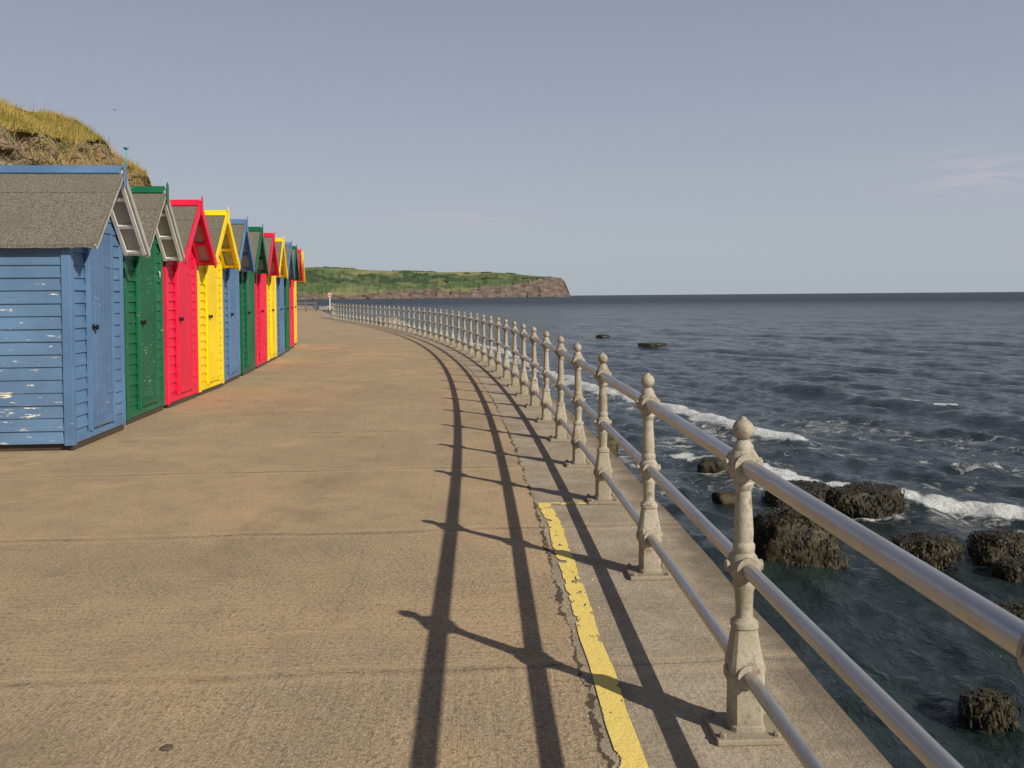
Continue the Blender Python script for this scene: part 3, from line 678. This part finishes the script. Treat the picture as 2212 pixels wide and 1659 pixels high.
hb = g.m('ADD', g.m('MULTIPLY', n1, 1.0), g.m('MULTIPLY', n4, .30))
nb = g.bump(hb, 1.0, .090)
mfar = g.noise(g.mapv(v, (1.1, .44, 1), (0, 0, 0), (0, 0, .25)), 1.0, 8, .68); nb = g.bump(mfar, g.ss(dist, 12, 60, .1, 1.0), .42, nb)
far = g.noise(g.mapv(v, (.22, .075, 1)), 1.0, 9, .72)
nb = g.bump(far, g.ss(dist, 30, 160, .1, 1.0), 2.4, nb)
nb = g.bump(g.m('MULTIPLY', fm, n3), .7, .15, nb)
g.put(b.inputs['Normal'], nb); M['sea'] = mt
P = np.stack([X, Y, Z + SZ], -1)
tag(gridmesh('sea', P[::-1], M['sea'], None, True, {'foam': foam[::-1], 'green': green[::-1]}), kind='structure')

# ------------------------------------------------------------------ rocks in the sea
mt, g, b = newmat('weedy_rock', .42, 0, .4); v = g.obj()
n = g.noise(g.mapv(v, (8, 8, 4.0)), 1.5, 8, .72, .5); n2 = g.noise(v, 2.5, 5)
c = g.mix(g.ss(n, .38, .66), (.006, .005, .003), (.058, .044, .014)); c = g.mix(g.m('MULTIPLY', g.ss(n2, .50, .66), .6), c, (.085, .068, .022))
g.put(b.inputs['Base Color'], c); g.put(b.inputs['Normal'], g.bump(n, .9, .04)); M['weed'] = mt
def rock_mesh(name, mat, sx, sy, sz, seed, sub=4, flat=.0, rough=.35):
    bm = bmesh.new(); bmesh.ops.create_icosphere(bm, subdivisions=sub, radius=1)
    for vv in bm.verts:
        p = vv.co.copy(); n = 1 + rough * mnoise.fractal(p * 1.1 + Vector((seed * 7.3, 0, 0)), .9, 2.1, 4) + .04 * mnoise.fractal(p * 5 + Vector((seed, 3, 0)), .8, 2, 3)
        p *= n
        if flat and p.z > flat: p.z = flat + (p.z - flat) * .25
        vv.co = Vector((p.x * sx, p.y * sy, p.z * sz))
    me = bpy.data.meshes.new(name); bm.to_mesh(me); bm.free(); me.polygons.foreach_set('use_smooth', [True] * len(me.polygons)); me.materials.append(mat)
    o = bpy.data.objects.new(name, me); C.objects.link(o); return o
for i, (px, py, w, h, lab) in enumerate(ROCKS):
    p = at_z(px, py, SZ); wx = w / F * p.y * .54; hz_ = max(h / F * p.y, .05)
    o = rock_mesh('sea_rock', M['weed'], wx, wx * .8, hz_ * 1.15, i + 1, 5 if i < 5 else 4, .62, .28); o.location = (p.x, p.y + wx * .6, SZ + hz_ * .18); o.rotation_euler = (0, 0, random.uniform(-.4, .4))
    tag(o, lab, 'rock')
    if h > 24 and w > 65:      # fronds of wet seaweed
        mb = MB(); nf = int(1500 * min(1.5, wx))
        mvs = [v_ for v_ in o.data.vertices if v_.co.z > -.2 * hz_]
        for k in range(nf):
            v_ = random.choice(mvs); n_ = Vector(v_.normal); q0 = Vector(v_.co) + n_ * .008; out = Vector((n_.x, n_.y, 0)); a = random.uniform(0, 6.28)
            out = out * .9 + Vector((math.cos(a), math.sin(a), 0)) * .5
            if out.length < .1: out = Vector((1, 0, 0))
            out.normalize(); sd = out.cross(Vector((0, 0, 1))) * random.uniform(.005, .013); L = random.uniform(.04, .12)
            p1 = q0 + out * L * .5 + n_ * .014 * random.random(); p2 = q0 + out * L * .75 + Vector((0, 0, -L * random.uniform(.3, 1.1)))
            mb.add([q0 - sd, q0 + sd, p1 + sd * 1.3, p1 - sd * 1.3, p2 + sd * .6, p2 - sd * .6], [(0, 1, 2, 3), (3, 2, 4, 5)])
        tag(mb.build('seaweed', M['weed'], o), kind='stuff')

# ------------------------------------------------------------------ pale boulders by the far promenade
mt, g, b = newmat('pale_boulder', .85, 0, .2); v = g.obj(); n = g.noise(v, 2.2, 7, .68)
c = g.mix(g.ss(n, .3, .7), (.12, .105, .082), (.33, .30, .25)); g.put(b.inputs['Base Color'], c); g.put(b.inputs['Normal'], g.bump(n, .8, .12)); M['boulder'] = mt
k = 0
while k < 26:
    y = random.uniform(48, 60); px = random.uniform(812, 880); u = ray(px, 642).x / ray(px, 642).y; x = u * y; d = x - (float(cx(y)) + .37)
    if not .55 < d < 3.6: continue
    sz = random.uniform(.40, .80); top = .38 - .30 * (d - .5) + random.uniform(-.3, .2)
    for zz in (top - .35, top - 1.4) if k % 3 == 0 else (top - .35,):
        o = rock_mesh('boulder', M['boulder'], sz, sz * random.uniform(.7, 1.1), sz * random.uniform(.6, .9), 40 + k, 3, 0, .45); k += 1
        o.location = (x + random.uniform(-.2, .2), y, zz); o.rotation_euler = (random.random(), random.random(), random.random() * 6)
        tag(o, 'pale grey boulder in the rock armour piled behind the far end of the railing', 'boulder', 'rock armour boulders')
for i, (px, py) in enumerate([(693, 661), (701, 662), (708, 660), (715, 661)]):
    p = at_y(px, py, 104 + 2 * i); o = rock_mesh('boulder', M['boulder'], .38, .4, .3, 90 + i, 3, 0, .45); o.location = (p.x, p.y, .12)
    tag(o, 'small white boulder lying on the far promenade below the red and white sign', 'boulder', 'white boulders under the far sign')
# far sign, far barrier fence
p = at_y(712.5, 650, 100); r = empty('warning_sign', (p.x, 100, 0)); tag(r, 'tiny red and white warning sign on a post at the far end of the promenade', 'sign')
zt = at_y(712, 631, 100).z
MB().tube([(0, 0, 0), (0, 0, zt)], .05, 8).build('pole', M['signwhite'], r)
mb = MB().box(-.17, .17, -.075, -.055, zt - .50, zt - .02); pn = mb.build('panel', M['signwhite'], r)
MB().box(-.165, .165, -.081, -.076, zt - .14, zt - .03).build('red_band', M['signred'], pn); MB().box(-.11, .11, -.081, -.076, zt - .44, zt - .22).build('red_symbol', M['signred'], pn)
pL = at_y(640, 650, 92); pR = at_y(682, 650, 92); r = empty('barrier_fence', (pL.x, 92, 0)); tag(r, 'low dark wooden barrier fence crossing the far end of the promenade', 'fence')
L = pR.x - pL.x; L0 = -3.0
for k in range(6):
    xx = L0 + (L - L0) * k / 5; MB().box(xx - .06, xx + .06, -.05, .05, 0, 1.0).build('post', M['greywood'], r)
for z in (.25, .55, .85): MB().box(L0 - .1, L + .1, -.09, -.055, z - .06, z + .06).build('rail', M['greywood'], r)

# ------------------------------------------------------------------ headland
ridge = [(380, 590), (500, 584), (600, 580), (650, 578), (690, 576), (740, 579), (800, 583), (850, 585), (905, 586), (960, 588), (1000, 587), (1050, 587), (1100, 590), (1150, 595), (1190, 598), (1212, 600), (1219, 606), (1224, 618), (1229, 630), (1233, 640)]
clf = [(380, 638), (650, 638), (760, 636), (820, 632), (860, 626), (900, 628), (950, 624), (1000, 627), (1060, 620), (1110, 615), (1150, 606), (1190, 601), (1212, 603), (1219, 609), (1224, 620), (1229, 631), (1233, 641)]
pxs = np.concatenate([np.arange(380, 640, 6), np.arange(640, 1233.5, 1.0)]); NW = 60
P = np.zeros((len(pxs), NW + 3, 3)); CL = np.zeros((len(pxs), NW + 3))
def headpt(px, w):
    yb = np.interp(px, [380, 700, 1000, 1232], [1500, 1900, 2300, 2600]); dep = np.interp(px, [380, 900, 1100, 1200, 1233], [900, 900, 600, 120, 15])
    y = yb + dep * (max(w - .12, 0) / .88) ** 1.1 + 25 * min(w / .12, 1)
    zt_ = at_y(px, np.interp(px, *zip(*ridge)), yb + dep).z; zc = at_y(px, np.interp(px, *zip(*clf)), yb + 25).z
    cz = zc * (1 + .22 * mnoise.fractal(Vector((px * .025, 0, 3)), .8, 2, 4)); cz = min(cz, zt_ * .97)
    if w < .12:
        q = w / .12; z = SZ - 1 + (cz - SZ + 1) * q ** .8; y += 10 * mnoise.fractal(Vector((px * .06, q * 1.5, 1)), .8, 2, 4) + 18 * (ridged(px * .035, q * .5, 3) - .4)
    else:
        q = (w - .12) / .88; z = cz + (zt_ - cz) * (q ** .75)
        z += (zt_ - cz) * .13 * mnoise.fractal(Vector((px * .02, q * 3.5, 9)), .8, 2.1, 4) * math.sin(math.pi * q)
        y += 30 * mnoise.fractal(Vector((px * .03, q * 2, 5)), .8, 2, 4) * (1 - q) * min(1, (1233 - px) / 80)
    u = ray(px, 640).x / ray(px, 640).y
    return (u * y, y, z)
for i, px in enumerate(pxs):
    for j in range(NW + 1):
        w = j / NW; P[i, j] = headpt(float(px), w); CL[i, j] = w
    for e, (dy, fz) in enumerate([(150, .9), (500, -.2)]):
        t0 = P[i, NW]; P[i, NW + 1 + e] = (t0[0] * (t0[1] + dy) / t0[1], t0[1] + dy, t0[2] * fz); CL[i, NW + 1 + e] = 1
mt, g, b = newmat('headland', .95, 0, .05); v = g.obj(False)
wa = g.node('ShaderNodeAttribute', attribute_name='w').outputs['Fac']
n = g.noise(g.mapv(v, (1, .4, 2)), .009, 6, .65); n2 = g.noise(g.mapv(v, (1, .6, 3)), .05, 6, .7); n3 = g.noise(g.mapv(v, (1, .3, 1)), .004, 3)
rk = g.mix(g.ss(n2, .34, .70), (.060, .043, .033), (.200, .138, .098)); rk = g.mix(g.m('MULTIPLY', g.ss(n, .54, .68), .5), rk, (.18, .10, .06))
gr = g.mix(g.ss(n2, .35, .65), (.050, .085, .022), (.115, .148, .042)); gr = g.mix(g.ss(n, .48, .60), gr, (.165, .170, .06))
fld = g.mix(g.ss(n3, .45, .55), (.12, .17, .042), (.26, .245, .085)); gr = g.mix(g.m('MULTIPLY', g.ss(wa, .66, .78), .9), gr, fld)
f = g.ss(g.m('ADD', wa, g.m('MULTIPLY', g.m('SUBTRACT', n, .5), .25)), .15, .10)
f = g.m('MAXIMUM', f, g.ss(g.node('ShaderNodeSeparateXYZ', {0: v}).outputs[0], 95, 150))
f = g.m('MULTIPLY', f, g.ss(wa, .98, .93))
c = g.mix(f, gr, rk); c = g.mix(.09, c, (.22, .25, .30))  # last mix paints distance haze into the headland colour
g.put(b.inputs['Base Color'], c); M['head'] = mt
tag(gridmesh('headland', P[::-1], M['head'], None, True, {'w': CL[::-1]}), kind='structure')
mt, g, b = newmat('far_woodland', .95, 0, .05); v = g.obj(False); n = g.noise(v, .03, 4); n2 = g.noise(v, .15, 3)
c = g.mix(n2, (.022, .045, .015), (.052, .082, .026)); c = g.mix(.08, c, (.22, .25, .30)); g.put(b.inputs['Base Color'], c); M['wood'] = mt  # blue-grey air haze blended into the tree colour too
bm0 = bmesh.new(); bmesh.ops.create_icosphere(bm0, subdivisions=1, radius=1); iv = [vv.co.copy() for vv in bm0.verts]; jf = [tuple(vv.index for vv in f.verts) for f in bm0.faces]; bm0.free()
mb = MB(); cnt = 0
for i in range(14000):
    px = random.uniform(640, 1150); w = random.uniform(.14, 1.0)
    den = mnoise.fractal(Vector((px * .014, w * 4, 2)), .8, 2.1, 3) + (.08 if .3 < w < .62 else -.30) + (.8 if w > .975 and (690 < px < 770 or 850 < px < 990) else 0)
    if px > 1060: den -= .2
    if den < .25: continue
    p = headpt(px, w); s = random.uniform(2.5, 5.0) * (.8 if w > .9 else 1); cnt += 1
    mb.add([(p[0] + v_.x * s * random.uniform(.9, 1.5), p[1] + v_.y * s, p[2] + s * .2 + v_.z * s * random.uniform(.5, .9)) for v_ in iv], jf)
    if cnt > 2600: break
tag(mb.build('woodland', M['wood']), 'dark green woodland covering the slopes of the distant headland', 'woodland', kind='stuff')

# ------------------------------------------------------------------ light
sv = Vector((.732 * .86, -.681 * .86, .51)).normalized()
sun = bpy.data.lights.new('sun', 'SUN'); sun.energy = 5.0; sun.angle = math.radians(.53); sun.color = (1.0, .93, .82)
so = bpy.data.objects.new('sun', sun); C.objects.link(so); so.rotation_euler = sv.to_track_quat('Z', 'Y').to_euler()
wd = bpy.data.worlds.new('World'); S.world = wd; wd.use_nodes = True; g = Gr(wd.node_tree)
bg = wd.node_tree.nodes['Background']
sky = g.node('ShaderNodeTexSky', sky_type='NISHITA', sun_disc=False, sun_elevation=math.radians(30.7), sun_rotation=math.radians(133), dust_density=2.0)
v = g.N.new('ShaderNodeTexCoord').outputs['Generated']; sp = g.node('ShaderNodeSeparateXYZ', {0: v})
rmp = g.N.new('ShaderNodeValToRGB'); g.L.new(sp.outputs[2], rmp.inputs[0]); cr_ = rmp.color_ramp
cr_.elements[0].position = 0.0; cr_.elements[0].color = (.440, .492, .545, 1)
cr_.elements[1].position = 1.0; cr_.elements[1].color = (.060, .075, .130, 1)
for pos, col in ((.05, (.430, .475, .538)), (.12, (.402, .436, .518)), (.20, (.352, .380, .482)), (.33, (.292, .310, .418)), (.55, (.12, .14, .215))):
    e = cr_.elements.new(pos); e.color = (*col, 1)
col = g.mix(1.0, rmp.outputs[0], (10, 10, 10), 'MULTIPLY')
col = g.mix(.12, col, sky.outputs[0])
def cloud(cx_, cz_, wx, wz):
    a = g.m('POWER', g.m('DIVIDE', g.m('SUBTRACT', sp.outputs[0], cx_), wx), 2.0); b_ = g.m('POWER', g.m('DIVIDE', g.m('SUBTRACT', sp.outputs[2], cz_), wz), 2.0)
    return g.m('EXPONENT', g.m('MULTIPLY', g.m('ADD', a, b_), -1.0))
nz = g.noise(g.mapv(v, (9, 9, 60)), 1.7, 7, .62, .5)
cm = g.m('MULTIPLY', g.m('MAXIMUM', cloud(.45, .112, .058, .018), g.m('MULTIPLY', cloud(-.06, .083, .075, .010), .8)), g.ss(nz, .41, .54))
col = g.mix(g.m('MULTIPLY', cm, .9), col, (4.75, 4.70, 5.30))
g.put(bg.inputs['Color'], col); bg.inputs['Strength'].default_value = .1
